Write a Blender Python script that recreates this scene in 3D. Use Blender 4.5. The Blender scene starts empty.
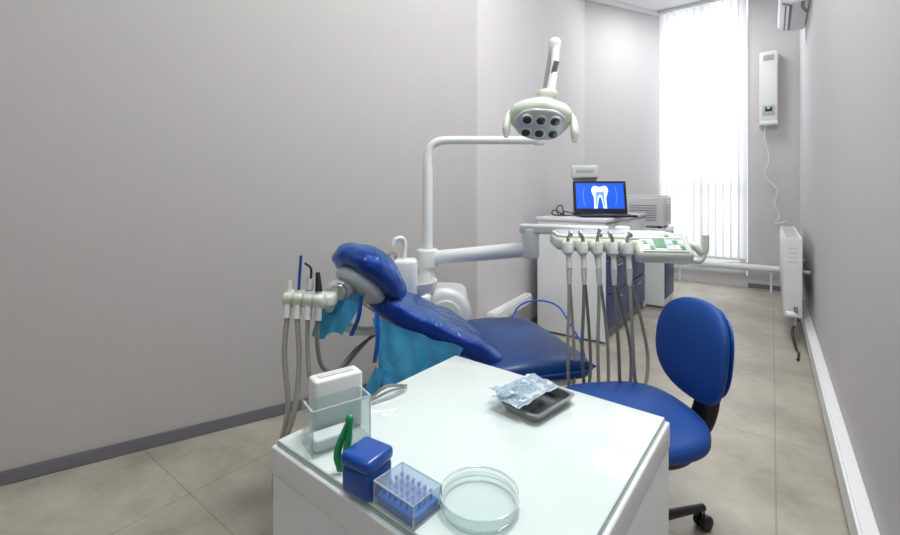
import bpy, bmesh, math, random
from mathutils import Vector, Matrix, Euler, noise
random.seed(4)
S=bpy.context.scene
S.view_settings.view_transform='Standard'
S.view_settings.look='None'
COL=S.collection
H=3.63
YAW=-0.6428
D=Vector((.5995,.8004)); R=Vector((.8004,-.5995))

# ---------------------------------------------------------------- materials
def lin(c):
    return tuple(((v/255)/12.92 if v/255<=.04045 else ((v/255+.055)/1.055)**2.4) for v in c)+(1,)
def mat(name,c,rough=.5,metal=0,bump=0,bscale=50,coat=0,var=0,vscale=5,bstretch=None,emit=None,estr=0,ridged=False,bdist=.01):
    m=bpy.data.materials.new(name); m.use_nodes=True
    nt=m.node_tree; b=nt.nodes['Principled BSDF']
    b.inputs['Base Color'].default_value=lin(c)
    b.inputs['Roughness'].default_value=rough
    b.inputs['Metallic'].default_value=metal
    b.inputs['Coat Weight'].default_value=coat
    b.inputs['Coat Roughness'].default_value=.08
    if emit: 
        b.inputs['Emission Color'].default_value=lin(emit); b.inputs['Emission Strength'].default_value=estr
    tc=nt.nodes.new('ShaderNodeTexCoord'); mp=nt.nodes.new('ShaderNodeMapping')
    nt.links.new(tc.outputs['Object'],mp.inputs[0])
    if bstretch: mp.inputs['Scale'].default_value=bstretch
    if bump:
        n=nt.nodes.new('ShaderNodeTexNoise'); n.inputs['Scale'].default_value=bscale; n.inputs['Detail'].default_value=4
        if ridged:
            n.inputs['Detail'].default_value=1; n.inputs['Distortion'].default_value=1.2
        nt.links.new(mp.outputs[0],n.inputs['Vector'])
        bp=nt.nodes.new('ShaderNodeBump'); bp.inputs['Strength'].default_value=bump; bp.inputs['Distance'].default_value=bdist
        nt.links.new(n.outputs['Fac'],bp.inputs['Height']); nt.links.new(bp.outputs[0],b.inputs['Normal'])
        if coat: nt.links.new(bp.outputs[0],b.inputs['Coat Normal'])
    if var:
        n=nt.nodes.new('ShaderNodeTexNoise'); n.inputs['Scale'].default_value=vscale; n.inputs['Detail'].default_value=6
        nt.links.new(mp.outputs[0],n.inputs['Vector'])
        r=nt.nodes.new('ShaderNodeValToRGB')
        r.color_ramp.elements[0].position=.3; r.color_ramp.elements[1].position=.7
        r.color_ramp.elements[0].color=lin([max(0,v-var) for v in c]); r.color_ramp.elements[1].color=lin([min(255,v+var) for v in c])
        nt.links.new(n.outputs['Fac'],r.inputs[0]); nt.links.new(r.outputs[0],b.inputs['Base Color'])
    return m
M={}
M['wall']=mat('wall_paint_grey',(184,183,182),.75,bump=.02,bscale=300,var=1,vscale=60,bstretch=(1,1,.2))
M['wall2']=mat('wall_paint_light',(204,202,204),.75,bump=.02,bscale=300,var=1,vscale=60,bstretch=(1,1,.2))
M['ceil']=mat('ceiling_paint',(238,238,238),.8,bump=.02)
M['base']=mat('skirting_grey',(112,112,120),.4,bump=.02)
M['white']=mat('white_plastic',(226,230,229),.3,coat=.2)
M['cream']=mat('cream_plastic',(210,220,206),.28,coat=.4)
M['enam']=mat('white_enamel',(226,228,229),.35)
M['lam']=mat('white_laminate',(224,228,231),.3,coat=.2)
M['bluelam']=mat('blue_laminate',(36,56,110),.35)
M['bluefab']=mat('blue_upholstery',(2,68,148),.6,bump=.2,bscale=500)
M['bluevin']=mat('blue_vinyl',(2,58,118),.45,bump=.12,bscale=14,coat=.1)
M['bluewrap']=mat('blue_plastic_wrapped_vinyl',(2,70,146),.28,bump=.7,bscale=16,coat=1,var=10,vscale=10,ridged=True,bdist=.015)
M['black']=mat('black_plastic',(18,18,20),.4)
M['dark']=mat('dark_lens',(50,58,58),.15,coat=.6)
M['steel']=mat('brushed_steel',(190,192,192),.25,metal=1)
M['silver']=mat('silver_plastic',(190,198,202),.3,metal=.2)
M['hose']=mat('grey_silicone_hose',(158,158,150),.45)
M['hosed']=mat('dark_grey_hose',(120,120,116),.45)
M['green']=mat('green_plastic',(30,150,90),.3)
M['bluepl']=mat('blue_plastic',(2,72,160),.3,coat=.3)
M['bluetub']=mat('blue_cable',(20,100,205),.35)
M['lightblue']=mat('light_blue_insert',(50,125,205),.35)
M['keypad']=mat('keypad_grey',(176,190,186),.35)
M['lcd']=mat('lcd_green',(50,130,80),.3)
M['paper']=mat('pouch_paper',(190,202,210),.35,bump=.8,bscale=60)
M['screenblk']=mat('laptop_black',(14,14,16),.3)
M['screen']=mat('laptop_screen_blue',(10,60,170),.3,emit=(14,92,215),estr=.85)
M['tooth']=mat('screen_tooth_white',(220,235,245),.4,emit=(215,235,250),estr=.6)
M['pulp']=mat('screen_tooth_pulp',(120,170,220),.4,emit=(80,140,215),estr=.6)
M['arc']=mat('screen_arc_lightblue',(60,140,230),.4,emit=(60,150,240),estr=.6)
M['glasstop']=mat('white_back_painted_glass',(214,227,225),.08,coat=.6)
M['glassedge']=mat('glass_edge_green',(150,178,172),.1,coat=1)
M['grey']=mat('grey_plastic',(120,124,128),.4)
M['sole']=mat('off_white_device',(205,208,208),.4)

def acrylic(name,c,lo=.04,hi=.6,blend=.25,rough=.04,bump=0,bs=30):
    m=bpy.data.materials.new(name); m.use_nodes=True; nt=m.node_tree
    for n in list(nt.nodes): nt.nodes.remove(n)
    o=nt.nodes.new('ShaderNodeOutputMaterial'); mx=nt.nodes.new('ShaderNodeMixShader')
    t=nt.nodes.new('ShaderNodeBsdfTransparent'); t.inputs[0].default_value=lin(c)
    g=nt.nodes.new('ShaderNodeBsdfPrincipled'); g.inputs['Base Color'].default_value=lin(c); g.inputs['Roughness'].default_value=rough; g.inputs['Coat Weight'].default_value=1
    f=nt.nodes.new('ShaderNodeLayerWeight'); f.inputs['Blend'].default_value=blend
    if bump:
        tc=nt.nodes.new('ShaderNodeTexCoord'); n=nt.nodes.new('ShaderNodeTexNoise'); n.inputs['Scale'].default_value=bs; n.inputs['Distortion'].default_value=1.0; n.inputs['Detail'].default_value=1
        nt.links.new(tc.outputs['Object'],n.inputs['Vector']); bp=nt.nodes.new('ShaderNodeBump'); bp.inputs['Strength'].default_value=bump; bp.inputs['Distance'].default_value=.02
        nt.links.new(n.outputs['Fac'],bp.inputs['Height']); nt.links.new(bp.outputs[0],g.inputs['Normal']); nt.links.new(bp.outputs[0],g.inputs['Coat Normal']); nt.links.new(bp.outputs[0],f.inputs['Normal'])
    mr=nt.nodes.new('ShaderNodeMapRange'); mr.inputs['To Min'].default_value=lo; mr.inputs['To Max'].default_value=hi
    nt.links.new(f.outputs['Facing'],mr.inputs['Value']); nt.links.new(mr.outputs[0],mx.inputs[0])
    nt.links.new(t.outputs[0],mx.inputs[1]); nt.links.new(g.outputs[0],mx.inputs[2]); nt.links.new(mx.outputs[0],o.inputs[0])
    return m
M['acr']=acrylic('clear_acrylic',(246,250,250),.05,.45)
M['acrrim']=acrylic('clear_acrylic_rim',(236,244,244),.35,.9)
M['acrlid']=acrylic('clear_lid',(236,244,250),.06,.4)
M['teal']=acrylic('teal_plastic_film',(60,160,208),.5,.85,.4,.12,bump=.45,bs=14)
M['wrapfilm']=acrylic('blue_tinted_wrap_film',(120,170,230),.04,.5,.35,.08,bump=.5,bs=18)
M['winglass']=acrylic('window_glass',(248,250,250),.03,.5)
M['film']=acrylic('pouch_film',(185,208,222),.45,.8,.35,.1,bump=.8)

m=bpy.data.materials.new('blind_fabric'); m.use_nodes=True; nt=m.node_tree
for n in list(nt.nodes): nt.nodes.remove(n)
o=nt.nodes.new('ShaderNodeOutputMaterial'); mx=nt.nodes.new('ShaderNodeMixShader'); mx.inputs[0].default_value=.5
a=nt.nodes.new('ShaderNodeBsdfDiffuse'); a.inputs[0].default_value=(.85,.85,.87,1)
b=nt.nodes.new('ShaderNodeBsdfTranslucent'); b.inputs[0].default_value=(.9,.9,.93,1)
nt.links.new(a.outputs[0],mx.inputs[1]); nt.links.new(b.outputs[0],mx.inputs[2]); nt.links.new(mx.outputs[0],o.inputs[0])
M['blind']=m

# floor tiles
m=bpy.data.materials.new('concrete_look_tiles'); m.use_nodes=True; nt=m.node_tree; b=nt.nodes['Principled BSDF']
tc=nt.nodes.new('ShaderNodeTexCoord'); mp=nt.nodes.new('ShaderNodeMapping'); mp.vector_type='TEXTURE'
mp.inputs['Rotation'].default_value=(0,0,YAW); mp.inputs['Location'].default_value=(-1.06,1.87,0)
nt.links.new(tc.outputs['Object'],mp.inputs[0])
br=nt.nodes.new('ShaderNodeTexBrick'); br.offset=0; br.inputs['Scale'].default_value=1; br.inputs['Brick Width'].default_value=.9; br.inputs['Row Height'].default_value=.9
br.inputs['Mortar Size'].default_value=.003; br.inputs['Mortar Smooth'].default_value=.2
br.inputs['Color1'].default_value=(1,1,1,1); br.inputs['Color2'].default_value=(.93,.93,.93,1); br.inputs['Mortar'].default_value=(.70,.68,.66,1)
nt.links.new(mp.outputs[0],br.inputs['Vector'])
n1=nt.nodes.new('ShaderNodeTexNoise'); n1.inputs['Scale'].default_value=2.6; n1.inputs['Detail'].default_value=10; n1.inputs['Roughness'].default_value=.72
nt.links.new(mp.outputs[0],n1.inputs['Vector'])
r=nt.nodes.new('ShaderNodeValToRGB'); r.color_ramp.elements[0].position=.32; r.color_ramp.elements[1].position=.68
r.color_ramp.elements[0].color=lin((146,142,130)); r.color_ramp.elements[1].color=lin((186,181,168))
nt.links.new(n1.outputs['Fac'],r.inputs[0])
mu=nt.nodes.new('ShaderNodeMix'); mu.data_type='RGBA'; mu.blend_type='MULTIPLY'; mu.inputs[0].default_value=1
nt.links.new(r.outputs[0],mu.inputs[6]); nt.links.new(br.outputs['Color'],mu.inputs[7]); nt.links.new(mu.outputs[2],b.inputs['Base Color'])
b.inputs['Roughness'].default_value=.42
M['floor']=m

# ---------------------------------------------------------------- helpers
class G:
    def __init__(s,name,loc=(0,0,0),yaw=0,world=False):
        e=bpy.data.objects.new(name,None); e.empty_display_size=.1; e.location=loc; e.rotation_euler=(0,0,yaw); COL.objects.link(e)
        s.e=e; s.mw=Matrix.Translation(loc)@Matrix.Rotation(yaw,4,'Z'); s.world=world
def fin(g,name,bm,mt,smooth=True,xf=None):
    if xf is not None: bm.transform(xf)
    if g is not None and g.world: bm.transform(g.mw.inverted())
    bmesh.ops.recalc_face_normals(bm,faces=bm.faces)
    me=bpy.data.meshes.new(name); bm.to_mesh(me); bm.free()
    me.materials.append(M[mt] if isinstance(mt,str) else mt)
    o=bpy.data.objects.new(name,me); COL.objects.link(o)
    if smooth:
        for p in me.polygons: p.use_smooth=True
        try: me.set_sharp_from_angle(angle=math.radians(38))
        except Exception: pass
    if g is not None: o.parent=g.e
    return o
def RX(rot,c): return Matrix.Translation(c)@Euler(rot).to_matrix().to_4x4()
def box(g,name,c,s,mt,bev=.004,rot=(0,0,0),seg=3,taper=None):
    bm=bmesh.new(); bmesh.ops.create_cube(bm,size=1)
    bm.transform(Matrix.Diagonal((*s,1)))
    if taper:
        for v in bm.verts:
            if v.co.z>0: v.co.x*=taper[0]; v.co.y*=taper[1]
    if bev: bmesh.ops.bevel(bm,geom=bm.edges[:],offset=min(bev,min(s)*.45),segments=seg,affect='EDGES',profile=.5)
    return fin(g,name,bm,mt,True,RX(rot,c))
def cyl(g,name,p0,p1,r,mt,r1=None,n=28,bev=.0):
    p0=Vector(p0);p1=Vector(p1); d=p1-p0; L=d.length
    bm=bmesh.new(); bmesh.ops.create_cone(bm,cap_ends=True,segments=n,radius1=r,radius2=r if r1 is None else r1,depth=L)
    if bev:
        ed=[e for e in bm.edges if abs(e.verts[0].co.z-e.verts[1].co.z)<1e-6]
        bmesh.ops.bevel(bm,geom=ed,offset=bev,segments=3,affect='EDGES',profile=.5)
    q=d.to_track_quat('Z','Y').to_matrix().to_4x4()
    return fin(g,name,bm,mt,True,Matrix.Translation((p0+p1)/2)@q)
def sell(g,name,c,s,mt,e=(1,1),rot=(0,0,0),nu=40,nv=24,deform=None,q=None):
    bm=bmesh.new()
    def sp(v,p): return math.copysign(abs(v)**p,v)
    rows=[]
    for j in range(1,nv):
        ph=-math.pi/2+math.pi*j/nv
        rows.append([bm.verts.new((.5*s[0]*sp(math.cos(ph),e[1])*sp(math.cos(2*math.pi*i/nu),e[0]),
            .5*s[1]*sp(math.cos(ph),e[1])*sp(math.sin(2*math.pi*i/nu),e[0]), .5*s[2]*sp(math.sin(ph),e[1]))) for i in range(nu)])
    b=bm.verts.new((0,0,-.5*s[2])); t=bm.verts.new((0,0,.5*s[2]))
    for a_,b_ in zip(rows,rows[1:]):
        for i in range(nu): bm.faces.new((a_[i],a_[(i+1)%nu],b_[(i+1)%nu],b_[i]))
    for i in range(nu):
        bm.faces.new((b,rows[0][(i+1)%nu],rows[0][i])); bm.faces.new((t,rows[-1][i],rows[-1][(i+1)%nu]))
    if deform:
        for v in bm.verts: v.co=Vector(deform(v.co.copy()))
    x=RX(rot,c) if q is None else Matrix.Translation(c)@q
    return fin(g,name,bm,mt,True,x)
def catm(pts,sub):
    P=[Vector(p) for p in pts]; out=[]
    P=[2*P[0]-P[1]]+P+[2*P[-1]-P[-2]]
    for i in range(1,len(P)-2):
        for k in range(sub):
            t=k/sub; a,b,c,d=P[i-1],P[i],P[i+1],P[i+2]
            out.append(.5*((2*b)+(c-a)*t+(2*a-5*b+4*c-d)*t*t+(3*b-a-3*c+d)*t**3))
    out.append(P[-2]); return out
def tube(g,name,pts,r,mt,n=12,sub=8,flat=1,smoothpath=True):
    P=catm(pts,sub) if smoothpath else [Vector(p) for p in pts]
    N=len(P); rad=(lambda t:r) if not isinstance(r,(list,tuple)) else (lambda t:r[min(int(t*(len(r)-1)),len(r)-2)]*(1-(t*(len(r)-1)-min(int(t*(len(r)-1)),len(r)-2)))+r[min(int(t*(len(r)-1)),len(r)-2)+1]*(t*(len(r)-1)-min(int(t*(len(r)-1)),len(r)-2)))
    bm=bmesh.new(); rings=[]
    T=(P[1]-P[0]).normalized(); u=T.orthogonal().normalized()
    for i,p in enumerate(P):
        T=((P[min(i+1,N-1)]-P[max(i-1,0)])).normalized()
        u=(u-T*u.dot(T)).normalized(); v=T.cross(u)
        rr=rad(i/(N-1))
        rings.append([bm.verts.new(p+u*math.cos(2*math.pi*k/n)*rr+v*math.sin(2*math.pi*k/n)*rr*flat) for k in range(n)])
    for a_,b_ in zip(rings,rings[1:]):
        for k in range(n): bm.faces.new((a_[k],a_[(k+1)%n],b_[(k+1)%n],b_[k]))
    bm.faces.new(rings[0][::-1]); bm.faces.new(rings[-1])
    return fin(g,name,bm,mt,True)
def slab(g,name,outl,z0,z1,mt,bev=.004,xf=None,seg=3):
    bm=bmesh.new(); vs=[bm.verts.new((x,y,z0)) for x,y in outl]; f=bm.faces.new(vs)
    r=bmesh.ops.extrude_face_region(bm,geom=[f]); 
    for v in r['geom']:
        if isinstance(v,bmesh.types.BMVert): v.co.z=z1
    if bev:
        ed=[e for e in bm.edges if abs(e.verts[0].co.z-e.verts[1].co.z)<1e-6]
        bmesh.ops.bevel(bm,geom=ed,offset=bev,segments=seg,affect='EDGES',profile=.5)
    return fin(g,name,bm,mt,True,xf)
def rrect(w,h,r,n=6,cx=0,cy=0):
    o=[]
    for sx,sy,a0 in((1,1,0),(-1,1,90),(-1,-1,180),(1,-1,270)):
        for k in range(n+1):
            a=math.radians(a0+90*k/n); o.append((cx+sx*(w/2-r)+r*math.cos(a),cy+sy*(h/2-r)+r*math.sin(a)))
    return o
def revolve(g,name,prof,c,mt,n=40,rot=(0,0,0)):
    bm=bmesh.new(); rg=[]
    for r_,z in prof: rg.append([bm.verts.new((r_*math.cos(2*math.pi*k/n),r_*math.sin(2*math.pi*k/n),z)) for k in range(n)])
    for a_,b_ in zip(rg,rg[1:]):
        for k in range(n): bm.faces.new((a_[k],a_[(k+1)%n],b_[(k+1)%n],b_[k]))
    bmesh.ops.remove_doubles(bm,verts=bm.verts,dist=1e-6)
    return fin(g,name,bm,mt,True,RX(rot,c))
def sheet(g,name,f,nu,nv,mt,thick=.0008):
    bm=bmesh.new(); vs=[[bm.verts.new(f(i/nu,j/nv)) for i in range(nu+1)] for j in range(nv+1)]
    for j in range(nv):
        for i in range(nu): bm.faces.new((vs[j][i],vs[j][i+1],vs[j+1][i+1],vs[j+1][i]))
    o=fin(g,name,bm,mt,True)
    return o
def V2(p,z=0): return Vector((p[0],p[1],z))

# ---------------------------------------------------------------- room
C1=Vector((.182,2.90)); C2=Vector((1.693,5.392)); C3=Vector((2.881,5.90)); C4=Vector((3.677,5.306)); C5=Vector((4.068,5.012))
LD=Vector((.8527,.5225)); L0=C1-LD*6.2
R0=C5-D*7.6
def wall(name,p,q,z0=0,z1=H,th=.14,mt='wall',inside=Vector((.7,2.2))):
    d=(q-p); L=d.length; ang=math.atan2(d.y,d.x); mid=(p+q)/2; nrm=Vector((-d.y,d.x)).normalized()
    if nrm.dot(inside-mid)>0: nrm=-nrm
    bm=bmesh.new(); bmesh.ops.create_cube(bm,size=1); bm.transform(Matrix.Diagonal((L,th,z1-z0,1)))
    o=fin(None,name,bm,mt,False); c=mid+nrm*th/2
    o.location=(c.x,c.y,(z0+z1)/2); o.rotation_euler=(0,0,ang); return o
wall('wall_left',L0,C1)
wall('wall_middle',C1,C2,mt='wall2')
wall('wall_alcove',C2,C3,mt='wall2')
wall('wall_window',C4,C5,mt='wall2')
wall('wall_window_sill',C3,C4,0,.14,mt='wall2')
wall('wall_right',C5,R0,mt='wall2')
wall('wall_back',R0,L0,mt='wall')
for nm,z0,z1,mt in(('floor',-.12,0,'floor'),('ceiling',H,H+.12,'ceil')):
    bm=bmesh.new(); bmesh.ops.create_cube(bm,size=1); bm.transform(Matrix.Diagonal((11,10,z1-z0,1)))
    o=fin(None,nm,bm,mt,False); o.location=(-.3,2.3,(z0+z1)/2)
def strip(name,p,q,z0,z1,th,mt,bev=.004):
    d=(q-p); L=d.length; ang=math.atan2(d.y,d.x); mid=(p+q)/2; nrm=Vector((-d.y,d.x)).normalized()
    if nrm.dot(Vector((.7,2.2))-mid)<0: nrm=-nrm
    c=mid+nrm*(th/2+.001)
    bm=bmesh.new(); bmesh.ops.create_cube(bm,size=1); bm.transform(Matrix.Diagonal((L,th,z1-z0,1)))
    bmesh.ops.bevel(bm,geom=bm.edges[:],offset=bev,segments=2,affect='EDGES')
    o=fin(None,name,bm,mt,True); o.location=(c.x,c.y,(z0+z1)/2); o.rotation_euler=(0,0,ang); return o
strip('baseboard_left',L0+LD*.05,C1-LD*.02,0.0,.055,.014,'base')
strip('baseboard_middle',C1,C1+(C2-C1)*.98,0.0,.055,.014,'base')
strip('baseboard_window',C4,C5-R*.05,0.0,.055,.014,'base')
strip('trim_pipe_cover_right',C5-D*1.3,R0+D*.1,.05,.17,.05,'enam',.008)
strip('trim_pipe_cover_middle',C1+(C2-C1).normalized()*.12,C1+(C2-C1).normalized()*.86,.24,.32,.07,'enam',.01)
strip('trim_cornice_alcove',C2,C3,H-.05,H,.04,'ceil')
# heating pipe along the window wall
g=G('heating_pipe',(C4.x,C4.y,.0),world=True)
pa=C3+R*.15-D*.17; pb=C5-R*.14-D*.17
cyl(g,'pipe',V2(pa,.27),V2(pb,.27),.04,'enam',bev=.006)
cyl(g,'end_joint',V2(pb-R*.03,.27),V2(pb+R*.03,.27),.055,'enam',bev=.01)
for t in(.1,.9):
    p=pa.lerp(pb,t); cyl(g,'bracket_leg',V2(p,0.001),V2(p,.25),.012,'enam')

# window
g=G('window_1',((C3.x+C4.x)/2,(C3.y+C4.y)/2,.14),yaw=YAW)
W=(C4-C3).length-.03
hh=H-.14
for x in(-W/2+.035,0,W/2-.035): box(g,'frame_post',(x,.07,hh/2),(.06,.07,hh-.02),'enam')
for z in(.035,1.1,hh-.035): box(g,'frame_rail',(0,.07,z),(W-.02,.065,.06),'enam')
box(g,'glass_pane',(0,.075,hh/2),(W-.06,.006,hh-.06),'winglass',bev=0)
# vertical blinds
g=G('vertical_blinds',((C3.x+C4.x)/2-D.x*.07,(C3.y+C4.y)/2-D.y*.07,.0),yaw=YAW)
box(g,'head_rail',(0,0,H-.025),(W+.0,.045,.04),'enam')
ns=12
for i in range(ns):
    x=-W/2+W*(i+.5)/ns; w=W/ns*1.22; a=math.radians(18+random.uniform(-4,4))
    def f(u,v,x=x,w=w,a=a):
        s=(u-.5)*w; bow=.010*math.cos(math.pi*(u-.5))
        return (x+s*math.cos(a)-bow*math.sin(a), s*math.sin(a)+bow*math.cos(a), .34+v*(H-.34-.05))
    sheet(g,'slat',f,8,1,'blind')
    box(g,'slat_weight',(x,0,.345),(w*.9,.006,.03),'enam',bev=.002,rot=(0,0,a))
tube(g,'bead_chain',[(-W/2+.02,-.03,.34),(-W/2+.03,-.035,.28),(0,-.03,.30),(W/2-.03,-.035,.28),(W/2-.02,-.03,.34)],.003,'enam',n=6)

# unseen ceiling light panels, the far one added as fill
def panel(c,e,size=.6,yaw=YAW):
    g=G('unseen_light_panel',(c[0],c[1],H-.03),yaw=yaw)
    box(g,'panel_frame',(0,0,.01),(size+.04,size+.04,.035),'enam')
    mm=bpy.data.materials.get('panel_diffuser') or mat('panel_diffuser',(250,250,250),.5,emit=(255,252,246),estr=4)
    box(g,'panel_diffuser',(0,0,-.012),(size,size,.012),mm,bev=0)
    L=bpy.data.lights.new('panel_lamp','AREA'); L.shape='SQUARE'; L.size=size; L.energy=e; L.color=(1,1,.995)
    o=bpy.data.objects.new('panel_lamp',L); COL.objects.link(o); o.parent=g.e; o.location=(0,0,-.03)
panel((.35,.85),37); panel((-1.6,-.1),9); panel((1.15,1.85),38); panel((2.6,4.75),22)  # last panel is an added fill lamp to brighten middle and alcove walls
# daylight outside the window
L=bpy.data.lights.new('daylight','AREA'); L.shape='RECTANGLE'; L.size=2.2; L.size_y=3.8; L.energy=108; L.color=(.97,.985,1)
o=bpy.data.objects.new('daylight',L); COL.objects.link(o)
p=(C3+C4)/2+D*.9; o.location=(p.x,p.y,2.0); o.rotation_euler=Vector((-D.x,-D.y,-.05)).to_track_quat('-Z','Z').to_euler()
w=bpy.data.worlds.new('overcast_sky'); S.world=w; w.use_nodes=True
w.node_tree.nodes['Background'].inputs[0].default_value=(.93,.96,1,1); w.node_tree.nodes['Background'].inputs[1].default_value=1.0

# ---------------------------------------------------------------- radiator (right wall)
RW=lambda along,off: C5-D*along-R*off
g=G('wall_radiator',(RW(1.5,.11).x,RW(1.5,.11).y,.0),yaw=YAW)   # local x->R (towards wall), y->D
Lr=1.5; zc=.51; hr=.60
box(g,'front_panel',(-.065,0,zc),(.012,Lr,hr),'enam',bev=.004)
box(g,'back_panel',(.035,0,zc),(.012,Lr,hr),'enam',bev=.004)
box(g,'side_cover_near',(-.014,-Lr/2,zc),(.11,.008,hr),'enam',bev=.003)
box(g,'side_cover_far',(-.014,Lr/2,zc),(.11,.008,hr),'enam',bev=.003)
for k in range(4): box(g,'side_vent_slot',(-.014,-Lr/2-.004,zc+.12+k*.035),(.06,.002,.010),'sole',bev=0)
for i in range(26):
    y=-Lr/2+.025+i*(Lr-.05)/25
    box(g,'fin',(-.073,y,zc),(.008,.022,hr-.06),'enam',bev=.003,seg=1)
for i in range(30):
    y=-Lr/2+.02+i*(Lr-.04)/29
    box(g,'grille_slat',(-.014,y,zc+hr/2),(.09,.008,.006),'enam',bev=0)
for x in(-.065,.035): box(g,'grille_edge',(x,0,zc+hr/2+.001),(.014,Lr,.01),'enam',bev=.003)
cyl(g,'valve',(0,-Lr/2-.07,.24),(0,-Lr/2,.24),.014,'enam'); cyl(g,'valve_head',(0,-Lr/2-.05,.24),(-.06,-Lr/2-.05,.24),.022,'enam',bev=.004)
cyl(g,'valve_body',(0,-Lr/2-.05,.30),(0,-Lr/2-.05,.16),.012,'steel')
cyl(g,'bracket',(.03,-.4,zc),(.105,-.4,zc),.015,'enam'); cyl(g,'bracket',(.03,.4,zc),(.105,.4,zc),.015,'enam')
g=G('floor_cable',(RW(2.35,.08).x,RW(2.35,.08).y,0),world=True)
q=[RW(2.27,.09),RW(2.32,.13),RW(2.4,.11)]
tube(g,'cable',[V2(q[0],.20),V2(q[1],.12),V2(q[2],.02),V2(RW(2.5,.1),.012),V2(RW(2.65,.11),.01)],.008,'black')
# air conditioner
g=G('air_conditioner',(RW(1.55,.11).x,RW(1.55,.11).y,2.72),yaw=YAW)
La=.8
prof=[(.105,.0),(-.02,.0),(-.085,.035),(-.105,.09),(-.10,.25),(-.085,.28),(.105,.28)]
bm=bmesh.new(); A=[bm.verts.new((x,-La/2,z)) for x,z in prof]; B=[bm.verts.new((x,La/2,z)) for x,z in prof]
bm.faces.new(A); bm.faces.new(B[::-1])
for i in range(len(prof)): bm.faces.new((A[i],A[(i+1)%7],B[(i+1)%7],B[i]))
bmesh.ops.bevel(bm,geom=bm.edges[:],offset=.008,segments=3,affect='EDGES')
fin(g,'housing',bm,'enam')
box(g,'louvre',(-.055,0,.008),(.07,La*.86,.008),'white',rot=(0,.5,0)); box(g,'outlet_slot',(-.03,0,.002),(.05,La*.84,.01),'grey',bev=.002)
box(g,'front_seam',(-.104,0,.085),(.004,La*.97,.003),'grey',bev=0)
tube(g,'drain_hose',[(.06,-La/2+.03,.02),(.06,-La/2+.02,-.05),(.09,-La/2+.03,-.09)],.012,'hosed')
# wall mounted air recirculator (UV)
pc=C4.lerp(C5,.42)-D*.075
g=G('uv_air_recirculator',(pc.x,pc.y,1.98),yaw=YAW)
box(g,'housing',(0,0,.44),(.18,.12,.84),'enam',bev=.02)
box(g,'top_grille',(0,-.062,.78),(.11,.006,.07),'sole',bev=.002)
for i in range(5): box(g,'grille_slot',(0,-.066,.755+i*.012),(.1,.003,.004),'grey',bev=0)
box(g,'display',(0,-.062,.16),(.12,.008,.12),'keypad',bev=.003); box(g,'display_window',(0,-.067,.17),(.07,.004,.05),'dark',bev=.001)
box(g,'base_cap',(0,0,.01),(.18,.13,.05),'enam',bev=.012)
for z in(.05,.83): box(g,'mount',(0,.065,z),(.1,.02,.05),'grey')
tube(g,'power_cord',[(-.03,-.02,-.01),(-.04,-.02,-.15),(.0,-.01,-.4),(-.03,-.01,-.62),(.08,-.01,-.78),(.06,0,-.95),(.10,0,-1.1),(.06,.0,-1.18),(.16,0,-1.15)],.007,'enam')

# ---------------------------------------------------------------- cabinet
g=G('storage_cabinet',(1.18,3.27,0),yaw=YAW)
cw,cl,ch=.56,1.32,.96
box(g,'plinth',(-cw/2,cl/2,.04),(cw-.06,cl-.04,.08),'grey')
box(g,'near_panel',(-cw/2,.012,ch/2+.005),(cw,.024,ch-.03),'lam')
box(g,'far_panel',(-cw/2,cl-.012,ch/2+.005),(cw,.024,ch-.03),'lam')
box(g,'carcass',(-cw/2-.01,cl/2,ch/2+.02),(cw-.03,cl-.05,ch-.1),'lam')
box(g,'worktop',(-cw/2,cl/2,ch-.015),(cw+.02,cl+.02,.03),'lam',bev=.006)
for j in range(2):
    for k,(z0,z1) in enumerate(((.09,.36),(.37,.62),(.63,.72))):
        y0=.03+j*.635; yy=y0+.31
        box(g,'drawer_front',(-.012,yy,(z0+z1)/2),(.02,.62,z1-z0-.008),'bluelam',bev=.002)
        cyl(g,'handle',(.012,yy-.08,z1-.05),(.012,yy+.08,z1-.05),.005,'steel')
    box(g,'top_drawer',(-.012,.03+j*.635+.31,.82),(.02,.62,.19),'lam',bev=.002)
# low cabinet with sterilizer
lo=Vector((1.18,3.27))+D*1.4+R*.14
g=G('low_cabinet',(lo.x,lo.y,0),yaw=YAW)
box(g,'body',(-.24,.26,.40),(.5,.5,.76),'lam'); box(g,'top',(-.24,.26,.785),(.52,.52,.03),'lam'); box(g,'door',(.012,.26,.42),(.012,.46,.66),'bluelam',bev=.002)
box(g,'plinth',(-.24,.26,.012),(.46,.46,.024),'grey'); cyl(g,'handle',(.025,.08,.6),(.025,.08,.72),.005,'steel')
lp=lo+D*.26-R*.2
g=G('autoclave_sterilizer',(lp.x,lp.y,.80),yaw=YAW)
box(g,'housing',(0,0,.17),(.40,.40,.30),'sole',bev=.015); box(g,'lid',(0,0,.327),(.36,.36,.016),'sole',bev=.006)
for i in range(7): box(g,'vent_slot',(.202,0,.08+i*.025),(.004,.26,.008),'grey',bev=0)
for i in range(7): box(g,'vent_slot_near',(0,-.202,.08+i*.025),(.26,.004,.008),'grey',bev=0)
for x in(-.15,.15):
    for y in(-.15,.15): cyl(g,'foot',(x,y,0),(x,y,.025),.02,'black')
g=G('water_distiller',(1.235,3.94,.96),yaw=-.3)
box(g,'base',(0,0,.03),(.22,.22,.06),'sole',bev=.012); box(g,'column',(0,.03,.2),(.21,.15,.3),'sole',bev=.012)
box(g,'head',(0,-.005,.39),(.24,.22,.12),'sole',bev=.02); box(g,'head_band',(0,-.005,.335),(.20,.2,.012),'grey'); 
box(g,'front_plate',(0,-.118,.4),(.15,.006,.03),'keypad',bev=.002)
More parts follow.
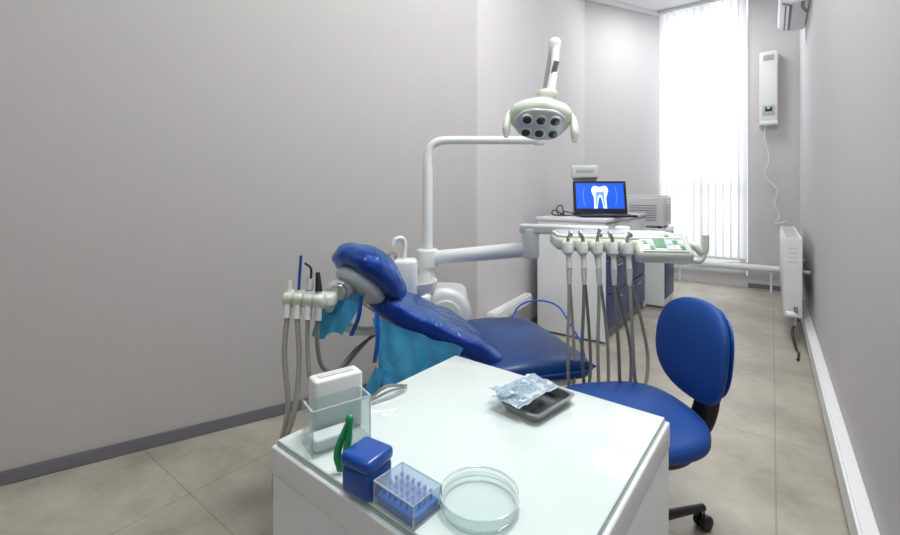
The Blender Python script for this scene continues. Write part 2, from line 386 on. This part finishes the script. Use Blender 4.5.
# laptop
g=G('laptop',(1.285,3.56,.962),yaw=-.08)
box(g,'base',(0,0,.011),(.43,.27,.018),'screenblk',bev=.005)
box(g,'keyboard',(0,.02,.0212),(.38,.13,.003),'black',bev=.001)
for r_ in range(5):
    for c_ in range(13): box(g,'key',(-.174+c_*.029,-.03+r_*.025,.0235),(.024,.02,.003),'screenblk',bev=.001,seg=1)
box(g,'touchpad',(0,-.085,.0205),(.1,.06,.002),'grey',bev=.001)
tl=math.radians(-12)
Ms=Matrix.Translation((0,.133,.022))@Matrix.Rotation(tl,4,'X')
def sb(name,c,s,mt,bev=.001):
    bm=bmesh.new(); bmesh.ops.create_cube(bm,size=1); bm.transform(Matrix.Diagonal((*s,1)))
    if bev: bmesh.ops.bevel(bm,geom=bm.edges[:],offset=bev,segments=2,affect='EDGES')
    return fin(g,name,bm,mt,True,Ms@Matrix.Translation(c))
sb('lid',(0,.006,.142),(.45,.012,.285),'screenblk',.004)
sb('display',(0,-.0012,.148),(.405,.002,.235),'screen',0)
to=[(-.045,.075),(-.03,.088),(-.012,.082),(0,.076),(.012,.082),(.03,.088),(.045,.075),(.05,.05),(.044,.02),(.036,-.01),(.036,-.05),(.038,-.098),(.018,-.098),(.012,-.05),(.006,-.012),(0,-.004),(-.006,-.012),(-.012,-.05),(-.018,-.098),(-.038,-.098),(-.036,-.05),(-.036,-.01),(-.044,.02),(-.05,.05)]
to=[(x*1.45,y*1.08) for x,y in to]
Mt=Ms@Matrix.Translation((0,-.0025,.148))@Matrix.Rotation(math.pi/2,4,'X')
slab(g,'tooth_picture',to,0,.0006,'tooth',bev=0,xf=Mt)
pu=[(-.02,.045),(0,.038),(.02,.045),(.024,.03),(.023,-.01),(.026,-.085),(.021,-.085),(.014,-.01),(.006,.012),(-.006,.012),(-.014,-.01),(-.021,-.085),(-.026,-.085),(-.023,-.01),(-.024,.03)]
pu=[(x*1.45,y) for x,y in pu]
slab(g,'tooth_pulp_picture',pu,.0007,.0012,'pulp',bev=0,xf=Mt)
for s in(-1,1):
    ar=[(s*(.115+.03*math.cos(a)),.09*math.sin(a)) for a in [k*.2-1.2 for k in range(13)]]
    ar=ar+[(x-s*.006,y) for x,y in ar[::-1]]
    slab(g,'arc_picture',ar,0,.0005,'arc',bev=0,xf=Mt)
sb('taskbar',(0,-.0027,.036),(.405,.001,.010),'screenblk',0)
g.world=True
tube(g,'power_cable',[(1.09,3.66,.97),(.98,3.66,1.0),(.92,3.62,.97),(.92,3.70,1.03),(.97,3.74,1.05),(1.0,3.77,.968)],.005,'black')
tube(g,'mouse_cable',[(1.09,3.70,.968),(.94,3.68,.968),(.88,3.70,.975),(.91,3.76,1.01),(1.0,3.80,.968)],.005,'black')

# ---------------------------------------------------------------- dental chair
g=G('dental_chair',(.10,1.82,0),yaw=math.radians(15))
sell(g,'seat_cushion',(.150,0,.485),(.49,.62,.10),'bluevin',e=(.28,.45),nu=64,nv=20,deform=lambda v:(v.x,v.y,v.z+.012*math.cos(v.x*8)))
sell(g,'seat_shell',(.140,0,.435),(.45,.54,.06),'white',e=(.3,.5),nu=48)
tube(g,'seat_piping',[(x,y,.487) for x,y in rrect(.495,.625,.07,cx=.150)]+[(.150+.4950/2,.3125-.07,.487)],.005,'bluefab',n=8,sub=2)
tl=math.radians(28)
qb=Matrix.Rotation(tl,4,'Y')
def bdef(v):
    t=(v.x+.26)/.52
    k=.74+.26*min(1,max(0,t))
    return (v.x,v.y*k,v.z+.25*(v.y*k)**2*.6+.005*math.sin(v.x*38)*math.cos(v.y*12))
def wrinkle(base,amt,sc,seed=0,off=0):
    def d(v):
        p=Vector(base(v)); n=noise.noise(p*sc+Vector((seed,0,0))); n2=abs(noise.noise(p*sc*2.3+Vector((0,seed,0))))
        dirv=v.normalized()
        return p+dirv*(off+amt*n-amt*.5*n2)
    return d
sell(g,'back_cushion',(-.19,0,.625),(.53,.54,.09),'bluewrap',e=(.38,.5),nu=110,nv=50,deform=wrinkle(bdef,.004,14),q=qb)
sell(g,'back_wrap_film',(-.19,0,.625),(.54,.56,.10),'wrapfilm',e=(.38,.5),nu=110,nv=50,deform=wrinkle(bdef,.007,13,7,.003),q=qb)
sell(g,'back_shell',(-.205,0,.585),(.48,.48,.07),'white',e=(.4,.6),nu=48,deform=bdef,q=qb)
box(g,'hinge_block',(-.0,0,.42),(.16,.30,.14),'white',bev=.03)
box(g,'lift_column',(.10,0,.25),(.22,.24,.34),'white',bev=.04)
slab(g,'floor_base',rrect(.62,.44,.12,cx=.06),0,.09,'white',bev=.025)
# headrest
hc=g.mw.inverted()@Vector((-.290,1.63,.865))
zx=(g.mw.inverted().to_3x3()@Vector((.50,.48,.72))).normalized()
qh=zx.to_track_quat('Z','Y').to_matrix().to_4x4()
def hdef(v):
    r2=(v.x/.13)**2+(v.y/.14)**2
    return (v.x,v.y,v.z-.022*r2)
sell(g,'headrest_cushion',hc,(.27,.29,.10),'bluewrap',e=(.85,.7),nu=80,nv=40,deform=wrinkle(hdef,.005,16),q=qh)
sell(g,'headrest_wrap_film',hc,(.285,.305,.115),'wrapfilm',e=(.85,.7),nu=90,nv=46,deform=wrinkle(hdef,.012,14,3,.003),q=qh)
sc=hc-zx*.070
sell(g,'headrest_shell',sc,(.20,.21,.07),'silver',e=(.9,.8),q=qh,deform=lambda v:(v.x,v.y,v.z-1*(v.x**2+v.y**2)))
j=g.mw.inverted()@Vector((-.395,1.55,.805))
sell(g,'headrest_knuckle',j,(.10,.07,.075),'silver',e=(.8,.8))
cyl(g,'headrest_knob',j+Vector((-.01,-.05,0)),j+Vector((0,.0,0)),.030,'steel',bev=.006)
tube(g,'headrest_bar',[sc,j,g.mw.inverted()@Vector((-.33,1.66,.74)),(-.30,0,.60)],.018,'steel')
gw=G.__new__(G); gw.e=g.e; gw.mw=g.mw; gw.world=True
def dr(p00,p10,p01,p11,amp,fr,ph=0):
    a,b,c,d=map(Vector,(p00,p10,p01,p11))
    def f(u,v):
        p=a.lerp(b,u).lerp(c.lerp(d,u),v)
        return p+Vector((amp*.5*math.sin(fr*2*u+v*3+ph),amp*math.sin(fr*u+2*v+ph)*(.3+v)+amp*.2*math.sin(fr*3.1*u-v*5),amp*.5*math.sin(fr*1.7*u+ph)*v))
    return f
sheet(gw,'plastic_cover_side',dr((-.27,1.495,.72),(.05,1.53,.60),(-.245,1.44,.50),(.0,1.47,.47),.018,8),40,14,'teal')
sheet(gw,'plastic_cover_flap',dr((-.48,1.56,.775),(-.30,1.53,.80),(-.48,1.50,.65),(-.37,1.47,.67),.012,6,1),20,12,'teal')
sheet(gw,'plastic_cover_lower',dr((-.26,1.47,.56),(-.17,1.46,.54),(-.30,1.44,.44),(-.15,1.44,.44),.012,8,2),20,10,'teal')
for pts in([(-.315,1.52,.79),(-.320,1.505,.72),(-.345,1.50,.655)],[(-.25,1.47,.74),(-.245,1.455,.66),(-.255,1.455,.58)]):
    tube(gw,'cover_ribbon',pts,.009,'bluepl',n=8,flat=.2)

# ---------------------------------------------------------------- cuspidor unit (with instrument arm)
g=G('dental_cuspidor_unit',(-.05,2.25,0),world=True)
slab(g,'pedestal',rrect(.30,.30,.08,cx=-.06,cy=2.27),0,.66,'white',bev=.04)
cyl(g,'round_cover',(-.02,2.20,.56),(-.02,2.09,.56),.125,'white',bev=.03,n=48)
cyl(g,'round_cover_rim',(-.02,2.12,.56),(-.02,2.083,.56),.075,'cream',bev=.01,n=40)
revolve(g,'bowl',[(.0,.03),(.06,.035),(.10,.07),(.12,.11),(.128,.11),(.115,.06),(.07,.0),(0,0)],(-.19,2.10,.62),'white')
box(g,'water_unit',(-.208,2.0,.755),(.11,.10,.19),'white',bev=.02)
tube(g,'cup_filler_spout',[(-.215,2.0,.82),(-.212,2.0,.88),(-.212,2.0,.925),(-.225,1.99,.945),(-.25,1.98,.94),(-.262,1.975,.915)],.0115,'white')
tube(g,'bowl_rinse_spout',[(-.25,2.02,.80),(-.255,2.02,.86),(-.275,2.0,.875),(-.285,1.99,.85)],.007,'steel')
box(g,'water_unit_arm',(-.17,2.08,.65),(.16,.16,.06),'white',bev=.02)
cyl(g,'turret',(-.115,2.2,.62),(-.115,2.2,.86),.042,'white',bev=.01)
cyl(g,'turret_cap',(-.115,2.2,.68),(-.115,2.2,.70),.05,'cream',bev=.005)
tube(g,'blue_air_line',[(.30,2.35,.36),(.38,2.44,.50),(.48,2.42,.55),(.57,2.30,.555),(.60,2.15,.50),(.62,2.0,.42),(.62,1.9,.2),(.5,1.95,.03)],.005,'bluetub')
cyl(g,'arm_hub',(-.115,2.2,.775),(-.115,2.2,.87),.055,'white',bev=.01)
cyl(g,'lower_arm',(-.10,2.2,.822),(.37,2.06,.885),.036,'white',bev=.008)
cyl(g,'knee_joint',(.385,2.05,.845),(.385,2.05,.99),.040,'white',bev=.012)
cyl(g,'knee_cap',(.385,2.05,.99),(.385,2.05,1.0),.03,'cream')
box(g,'upper_arm',(.52,1.985,.985),(.40,.06,.045),'white',bev=.012,rot=(0,.0,math.atan2(-.16,.36)))

# ---------------------------------------------------------------- operating lamp
g=G('dental_operating_lamp',(-.115,2.2,.86),world=True)
cyl(g,'post',(-.115,2.2,.872),(-.115,2.2,1.29),.026,'white')
tube(g,'swing_arm',[(-.115,2.2,1.28),(-.115,2.2,1.34),(-.10,2.2,1.39),(-.06,2.2,1.418),(0,2.2,1.425),(.2,2.2,1.425),(.44,2.2,1.425)],[.0245,.0235,.022,.0215,.021,.021,.021],'white',n=18)
cyl(g,'elbow',(.455,2.2,1.40),(.455,2.2,1.46),.030,'white',bev=.008)
tube(g,'spring_arm',[(.455,2.2,1.45),(.458,2.05,1.63),(.462,1.92,1.79)],[.020,.018,.018],'white',flat=1.2)
sell(g,'top_knuckle',(.462,1.90,1.80),(.055,.07,.08),'white',e=(.8,.8))
tube(g,'drop_link',[(.462,1.88,1.79),(.448,1.84,1.70),(.425,1.80,1.60),(.41,1.78,1.555)],[.015,.015,.018],'white',flat=1.2)
box(g,'link_label',(.4405,1.815,1.675),(.022,.02,.075),'grey',rot=(.35,.2,0))
sell(g,'yoke_joint',(.402,1.78,1.56),(.08,.07,.05),'cream',e=(.8,.8))
zx=Vector((-.16,-.66,-.73)).normalized(); xx=(Vector((1,0,.06))-zx*Vector((1,0,.06)).dot(zx)).normalized(); yy=zx.cross(xx)
ql=Matrix((xx,yy,zx)).transposed().to_4x4()
hc=Vector((.368,1.75,1.455))
sell(g,'lamp_head',hc,(.255,.195,.10),'cream',e=(.85,.75),q=ql,nu=48,deform=lambda v:(v.x,v.y*(1-.2*abs(v.x)/.1),v.z-1.2*v.x*v.x))
sell(g,'reflector_panel',hc+zx*.034,(.20,.155,.036),'silver',e=(.85,.7),q=ql)
for i in(-1,0,1):
    for j in(-1,1):
        p=hc+xx*(.054*i)+yy*(.032*j)+zx*.046
        cyl(g,'led_rim',p-zx*.004,p+zx*.008,.024,'cream',bev=.003,n=24)
        cyl(g,'led_lens',p-zx*.004,p+zx*.012,.018,'dark',bev=.003,n=24)
for s in(-1,1):
    pts=[hc+xx*s*.02-zx*.08,hc+xx*s*.08-zx*.072,hc+xx*s*.125-zx*.02,hc+xx*s*.135+zx*.03+Vector((0,0,-.02)),hc+xx*s*.135+zx*.045+Vector((0,0,-.055))]
    tube(g,'handle',pts,[.014,.014,.013,.016,.017,.009],'cream',n=14)
tube(g,'yoke',[hc-zx*.03,hc-zx*.08+Vector((.01,0,.01)),Vector((.402,1.78,1.555))],.02,'cream')

# ---------------------------------------------------------------- delivery table
t=G('dental_instrument_table',(.648,1.67,.012),yaw=math.radians(-7)); t.e.scale=(.88,1,1)
cyl(t,'table_pivot',(.08,.19,.93),(.08,.19,1.0),.035,'white',bev=.01)
out=[(-.235,.17),(.22,.17),(.26,.13),(.265,.0),(.25,-.10),(.21,-.145),(.02,-.145),(-.01,-.115),(-.24,-.10),(-.275,-.06),(-.275,.12)]
slab(t,'table_body',out,.925,.975,'cream',bev=.016,seg=4)
slab(t,'table_top_rim',[(x*.97,y*.95+.003) for x,y in out],.972,.985,'white',bev=.005)
box(t,'tray_mat',(-.10,.05,.9865),(.30,.17,.004),'silver',bev=.001)
PT=math.radians(38)
box(t,'control_housing',(.135,-.13,.945),(.215,.115,.055),'cream',bev=.02,rot=(PT,0,0))
Mk=RX((PT,0,0),(.135,-.13,.945))
def kp(name,x,y,w,h,mt,z=.028):
    bm=bmesh.new(); bmesh.ops.create_cube(bm,size=1); bm.transform(Matrix.Diagonal((w,h,.003,1))); fin(t,name,bm,mt,True,Mk@Matrix.Translation((x,y,z)))
kp('keypad_plate',0,0,.17,.088,'keypad')
kp('lcd_display',-.015,.0,.04,.05,'lcd',.030)
for i in range(3):
    for kx in(-.07,-.048,.022,.044,.066): kp('key_button',kx,-.027+i*.027,.015,.016,'white' if (i+int(kx*1000))%3 else 'lcd',.030)
tube(t,'grab_handle',[(.23,-.09,.955),(.26,-.13,.955),(.28,-.14,.935),(.292,-.145,.945),(.294,-.145,.995)],[.013,.014,.014,.014,.013],'cream')
tube(t,'grab_handle_lower',[(.21,-.10,.925),(.25,-.14,.905),(.28,-.145,.91),(.292,-.145,.94)],.011,'cream')
for i in range(5):
    x=-.235+i*.058
    sell(t,'holder_clip',(x,-.135,.945),(.046,.075,.05),'cream',e=(.7,.7),rot=(.3,0,0))
    cyl(t,'holder_ring',(x,-.165,.925),(x,-.157,.965),.019,'white',bev=.003,n=20)
    base=Vector((x,-.175,.875)); L_=.085
    cyl(t,'handpiece_body',base,base+Vector((0,.02,L_)),.0115,'sole',r1=.0095,n=16)
    tp=base+Vector((0,.02,L_)); kx=-.012 if i%2 else .008
    tube(t,'handpiece_neck',[tp,tp+Vector((0,.004,.018)),tp+Vector((kx,-.004,.035+(.02 if i==2 else 0)))],[.009,.007,.007],'hosed' if i%2 else 'steel',n=10)
    cyl(t,'handpiece_head',tp+Vector((kx,-.014,.033)),tp+Vector((kx,.006,.040)),.008,'steel',n=14)
    cyl(t,'hose_coupling',base+Vector((0,-.003,-.055)),base,.009,'sole',r1=.0125,n=16)
    dz=.385+.035*math.sin(i*2.1); dx=random.uniform(-.01,.02); q0=.022+.006*i
    tube(t,'instrument_hose',[base+Vector((0,-.003,-.05)),(x+dx*.4,-.178,.73),(x+dx,-.172,.60),(x+dx+q0*.3,-.155,dz+.07),(x+dx+q0,-.125,dz),(x+dx+q0*1.8,-.09,dz+.06),(x+dx+q0*2.0,-.055,.58),(x+q0*1.5,.0,.78),(x+.03,.04,.93)],.0068,'hose' if i%2==0 else 'hosed',n=10)

# ---------------------------------------------------------------- assistant unit
g=G('dental_assistant_unit',(-.47,1.50,0),world=True)
tube(g,'support_arm',[(-.43,1.50,.78),(-.42,1.54,.73),(-.37,1.60,.65),(-.30,1.74,.60),(-.22,1.98,.58),(-.20,2.10,.58)],.018,'white')
slab(g,'holder_block',rrect(.17,.075,.03),.765,.81,'cream',bev=.012,xf=Matrix.Translation((-.475,1.485,0))@Matrix.Rotation(-.15,4,'Z'))
xs=[-.540,-.503,-.465,-.43]
for i,x in enumerate(xs):
    y=1.455+.01*i*-1
    sell(g,'holder_cup',(x,y-.01,.80),(.042,.055,.055),'cream',e=(.7,.7),rot=(.3,0,0))
    b0=Vector((x,y-.03,.74))
    cyl(g,'handle_grip',b0,b0+Vector((0,.015,.09)),.013,'white' if i!=3 else 'silver',r1=.011,n=18)
    if i==0: cyl(g,'suction_tip',b0+Vector((0,.015,.09)),b0+Vector((0,.018,.12)),.009,'cream',n=14)
    if i==1:
        tube(g,'saliva_ejector',[b0+Vector((0,.015,.09)),b0+Vector((.002,.018,.14)),b0+Vector((.006,.02,.205))],.005,'bluepl',n=8)
    if i==2:
        cyl(g,'syringe_body',b0+Vector((0,.015,.09)),b0+Vector((.0,.03,.125)),.011,'silver',n=14)
        tube(g,'syringe_nozzle',[b0+Vector((0,.03,.12)),b0+Vector((0,.033,.16)),b0+Vector((-.02,.03,.18))],.004,'black',n=8)
    if i==3: cyl(g,'curing_light',b0+Vector((0,.015,.09)),b0+Vector((-.008,.03,.15)),.012,'black',r1=.007,n=14)
hs=[[(0,0,0),(-.005,-.01,-.12),(.01,-.02,-.30),(-.03,-.02,-.48),(-.03,0,-.62),(.03,.1,-.69),(.12,.25,-.71),(.26,.58,-.64)],
    [(0,0,0),(.01,-.01,-.15),(.0,-.03,-.30),(-.05,-.02,-.45),(-.06,.05,-.6),(.02,.15,-.68),(.1,.3,-.71),(.24,.58,-.60)],
    [(0,0,0),(0,0,-.1),(.01,0,-.2),(.04,.05,-.27),(.08,.12,-.22),(.13,.3,-.18),(.2,.56,-.16)],
    [(0,0,0),(0,0,-.08),(.01,.02,-.16),(.04,.08,-.20),(.08,.2,-.17),(.14,.4,-.16),(.2,.58,-.15)]]
for i,x in enumerate(xs):
    b0=Vector((x,1.425-.01*i,.742))
    tube(g,'suction_hose',[b0+Vector(p) for p in hs[i]],.0085 if i<2 else .007,'hose' if i<3 else 'hosed',n=12)

# ---------------------------------------------------------------- stool
g=G('dentist_stool',(.560,1.35,0),yaw=math.radians(-172))   # local +x = front
sell(g,'seat_cushion',(0,0,.455),(.395,.43,.10),'bluefab',e=(.75,.55),nu=64,nv=24,deform=lambda v:(v.x,v.y,v.z-.015*(1-(v.x/.21)**2)*(1 if v.z>0 else 0)))
sell(g,'seat_pan',(0,0,.405),(.33,.36,.05),'black',e=(.8,.5),nu=48)
bc=(-.220,.015,.66)
def bk(v): return (v.x+1.1*v.y*v.y-.3*(v.z)**2*.6, v.y, v.z)
sell(g,'back_cushion',bc,(.07,.315,.31),'bluefab',e=(.95,.8),nu=56,nv=40,deform=bk,rot=(0,-.10,0))
sell(g,'back_shell',(bc[0]-.028,bc[1],bc[2]),(.035,.29,.28),'bluepl',e=(.95,.8),nu=56,nv=40,deform=bk,rot=(0,-.10,0))
tube(g,'back_spine',[(-.02,0,.395),(-.13,0,.38),(-.225,.005,.40),(-.260,.01,.47),(-.270,.01,.56),(-.268,.01,.66)],[.012,.014,.018,.018,.016,.012],'black',flat=2.0)
cyl(g,'adjust_knob',(-.26,.01,.50),(-.30,.01,.50),.02,'black',bev=.004)
cyl(g,'gas_lift',(0,0,.16),(0,0,.40),.014,'steel'); cyl(g,'gas_sleeve',(0,0,.07),(0,0,.25),.025,'black',bev=.004)
revolve(g,'hub',[(0,.12),(.03,.12),(.045,.10),(.045,.07),(0,.06)],(0,0,0),'black')
for k in range(5):
    a=math.radians(23+172+72*k); d=Vector((math.cos(a),math.sin(a),0))
    tube(g,'base_leg',[d*.03+Vector((0,0,.10)),d*.15+Vector((0,0,.095)),d*.34+Vector((0,0,.07))],[.020,.016,.012],'black',n=10)
    c=d*.34; s=Vector((-d.y,d.x,0))
    cyl(g,'caster_stem',c+Vector((0,0,.03)),c+Vector((0,0,.075)),.006,'steel')
    for q_ in(-1,1): cyl(g,'caster_wheel',c+s*(q_*.006)+Vector((0,0,.025)),c+s*(q_*.022)+Vector((0,0,.025)),.025,'black',bev=.004,n=24)

# ---------------------------------------------------------------- foreground cart
g=G('instrument_cart',(.012,1.025,0),yaw=math.atan2(-.625,.781))
w_,d_=.466,.462
box(g,'left_panel',(.012,-d_/2,.385),(.022,d_-.01,.67),'lam',bev=.002)
box(g,'right_panel',(w_-.012,-d_/2,.385),(.022,d_-.01,.67),'lam',bev=.002)
box(g,'back_panel',(w_/2,-.012,.385),(w_-.02,.018,.67),'lam',bev=.002)
box(g,'top_frame',(w_/2,-d_/2,.740),(w_,d_,.042),'lam',bev=.003)
box(g,'glass_edge',(w_/2,-d_/2,.7625),(w_-.012,d_-.012,.006),'glassedge',bev=.001)
box(g,'glass_top',(w_/2,-d_/2,.7672),(w_-.014,d_-.014,.0046),'glasstop',bev=.0015)
box(g,'bottom_shelf',(w_/2,-d_/2,.07),(w_-.05,d_-.03,.02),'lam')
box(g,'front_panel',(w_/2,-d_+.012,.385),(w_-.006,.022,.67),'lam',bev=.002)
for x in(.04,w_-.04):
    for y in(-.04,-d_+.04):
        cyl(g,'caster_wheel',(x-.012,y,.025),(x+.012,y,.025),.025,'black',bev=.004); cyl(g,'caster_stem',(x,y,.03),(x,y,.065),.008,'steel')
ZT=.7695
# cotton dispenser
g=G('cotton_roll_dispenser',(-.187,.680,ZT),yaw=.62)
box(g,'white_box',(.012,.014,.045),(.080,.034,.090),'white',bev=.005)
box(g,'inner_slot',(.012,.014,.0905),(.056,.012,.002),'sole',bev=0)
for nm,c,s in(('acrylic_front',(0,-.045,.034),(.090,.002,.066)),('acrylic_left',(-.045,-.02,.034),(.002,.05,.066)),('acrylic_right',(.045,-.02,.034),(.002,.05,.066)),('acrylic_floor',(0,-.02,.002),(.09,.05,.003)),('acrylic_back',(0,-.005,.034),(.09,.002,.066))):
    box(g,nm,c,s,'acr',bev=0)
for a,b_ in(((-.045,-.045),(.045,-.045)),((.045,-.045),(.045,-.005)),((-.045,-.045),(-.045,-.005))):
    tube(g,'acrylic_top_edge',[(a[0],a[1],.067),(b_[0],b_[1],.067)],.0014,'acrrim',n=6,smoothpath=False)
for x in(-.045,.045): tube(g,'acrylic_corner_edge',[(x,-.045,.001),(x,-.045,.067)],.0013,'acrrim',n=6,smoothpath=False)
box(g,'tissue_stack',(-.01,-.026,.012),(.06,.03,.018),'white',bev=.004)
# wire tool
g=G('dental_forceps',(-.115,.80,ZT),world=True)
tube(g,'jaw_arm',[(-.145,.775,ZT+.006),(-.11,.80,ZT+.014),(-.085,.83,ZT+.006)],.003,'steel',n=8)
tube(g,'jaw_arm_upper',[(-.145,.785,ZT+.006),(-.12,.80,ZT+.022),(-.085,.84,ZT+.006)],.003,'steel',n=8)
# green tweezers
g=G('green_tweezers',(-.14,.60,ZT),world=True)
for s in(-1,1): tube(g,'prong',[(-.150+s*.001,.585,ZT+.004),(-.147+s*.006,.587,ZT+.030),(-.138+s*.0015,.592,ZT+.068)],[.003,.0055,.005,.0035],'green',n=10)
sell(g,'grip_end',(-.138,.592,ZT+.070),(.012,.010,.014),'green')
# blue box
g=G('blue_storage_jar',(-.107,.556,ZT),yaw=-.55)
box(g,'jar_body',(0,0,.018),(.048,.048,.036),'bluepl',bev=.007,seg=4)
box(g,'jar_lid',(0,0,.043),(.051,.051,.018),'bluepl',bev=.007,seg=4)
# bur box
g=G('bur_organizer_box',(-.052,.525,ZT),yaw=-.70)
box(g,'insert',(0,0,.007),(.064,.044,.010),'lightblue',bev=.002)
for i in range(6):
    for j_ in range(4):
        x=-.025+i*.010; y=-.015+j_*.010
        cyl(g,'bur_shank',(x,y,.011),(x,y,.019),.0014,'lightblue',n=8); cyl(g,'bur_head',(x,y,.019),(x,y,.023),.0024,'bluepl',n=8)
a_,b_,h_=.034,.024,.028
for nm,c,s in(('case_front',(0,-b_,h_/2),(2*a_,.0015,h_)),('case_back',(0,b_,h_/2),(2*a_,.0015,h_)),('case_left',(-a_,0,h_/2),(.0015,2*b_,h_)),('case_right',(a_,0,h_/2),(.0015,2*b_,h_)),('case_floor',(0,0,.001),(2*a_,2*b_,.0015)),('case_lid',(0,0,h_),(2*a_,2*b_,.0015))):
    box(g,nm,c,s,'acrlid',bev=0)
for z in(.001,h_):
    tube(g,'case_edge',[(-a_,-b_,z),(a_,-b_,z),(a_,b_,z),(-a_,b_,z),(-a_,-b_,z)],.0011,'acrrim',n=6,smoothpath=False)
for x in(-a_,a_):
    for y in(-b_,b_): tube(g,'case_corner',[(x,y,0.001),(x,y,h_)],.0011,'acrrim',n=6,smoothpath=False)
# petri dish
g=G('petri_dish',(.036,.524,ZT),0)
revolve(g,'dish_base',[(0,.0012),(.043,.0012),(.044,.014),(.0455,.014),(.0455,0.0004)],(0,0,0.0),'acr',n=64)
revolve(g,'dish_lid',[(.0475,.006),(.048,.0175),(0,.018)],(0,0,0),'acr',n=64)
ring=lambda r_,z:[(r_*math.cos(a*math.pi/18),r_*math.sin(a*math.pi/18),z) for a in range(37)]
tube(g,'lid_rim',ring(.048,.0175),.0013,'acrrim',n=8,sub=2)
tube(g,'lid_skirt',ring(.0478,.006),.0008,'acrrim',n=8,sub=2)
tube(g,'base_rim',ring(.0445,.0014),.0012,'acrrim',n=8,sub=2)
# tray with pouches
g=G('instrument_tray',(.158,.772,ZT),yaw=.2)
bm=bmesh.new(); 
ol=rrect(.125,.085,.014); il=rrect(.113,.073,.012); bl=rrect(.104,.064,.012); ob=rrect(.108,.068,.014)
ang_=Matrix.Rotation(.55,4,'Z')
L=[[bm.verts.new((x,y,z)) for x,y in o_] for o_,z in((ob,0),(ol,.016),(il,.016),(bl,.003))]
n_=len(ol)
for p_,q_ in zip(L,L[1:]):
    for k in range(n_): bm.faces.new((p_[k],p_[(k+1)%n_],q_[(k+1)%n_],q_[k]))
bm.faces.new(L[0][::-1]); bm.faces.new(L[-1])
fin(g,'tray',bm,'steel',xf=ang_)
g=G('sterilization_pouches',(.150,.79,ZT+.018),world=True)
def pch(cx,cy,a,z,l,w,nm,mt):
    def f(u,v):
        x=(u-.5)*l; y=(v-.5)*w
        zz=z+.003*math.sin(u*5+v*3)+.004*noise.noise(Vector((u*7,v*5,z*400)))+.007*max(0,1-((u-.5)/.35)**2)*max(0,1-((v-.5)/.4)**2)
        return (cx+x*math.cos(a)-y*math.sin(a),cy+x*math.sin(a)+y*math.cos(a),zz)
    sheet(g,nm,f,36,24,mt)
pch(.138,.785,.80,ZT+.0215,.13,.065,'pouch_paper_side','paper')
pch(.138,.785,.80,ZT+.0225,.128,.058,'pouch_film','film')
pch(.118,.785,.45,ZT+.026,.085,.05,'pouch_blue','film')

# ---------------------------------------------------------------- camera
cam=bpy.data.cameras.new('camera'); co=bpy.data.objects.new('camera',cam); COL.objects.link(co)
co.location=(0,0,1.15); co.rotation_euler=(math.pi/2,0,0)
cam.sensor_width=36; cam.lens=17.2; cam.shift_y=-73.5/900; cam.clip_start=.02
S.camera=co
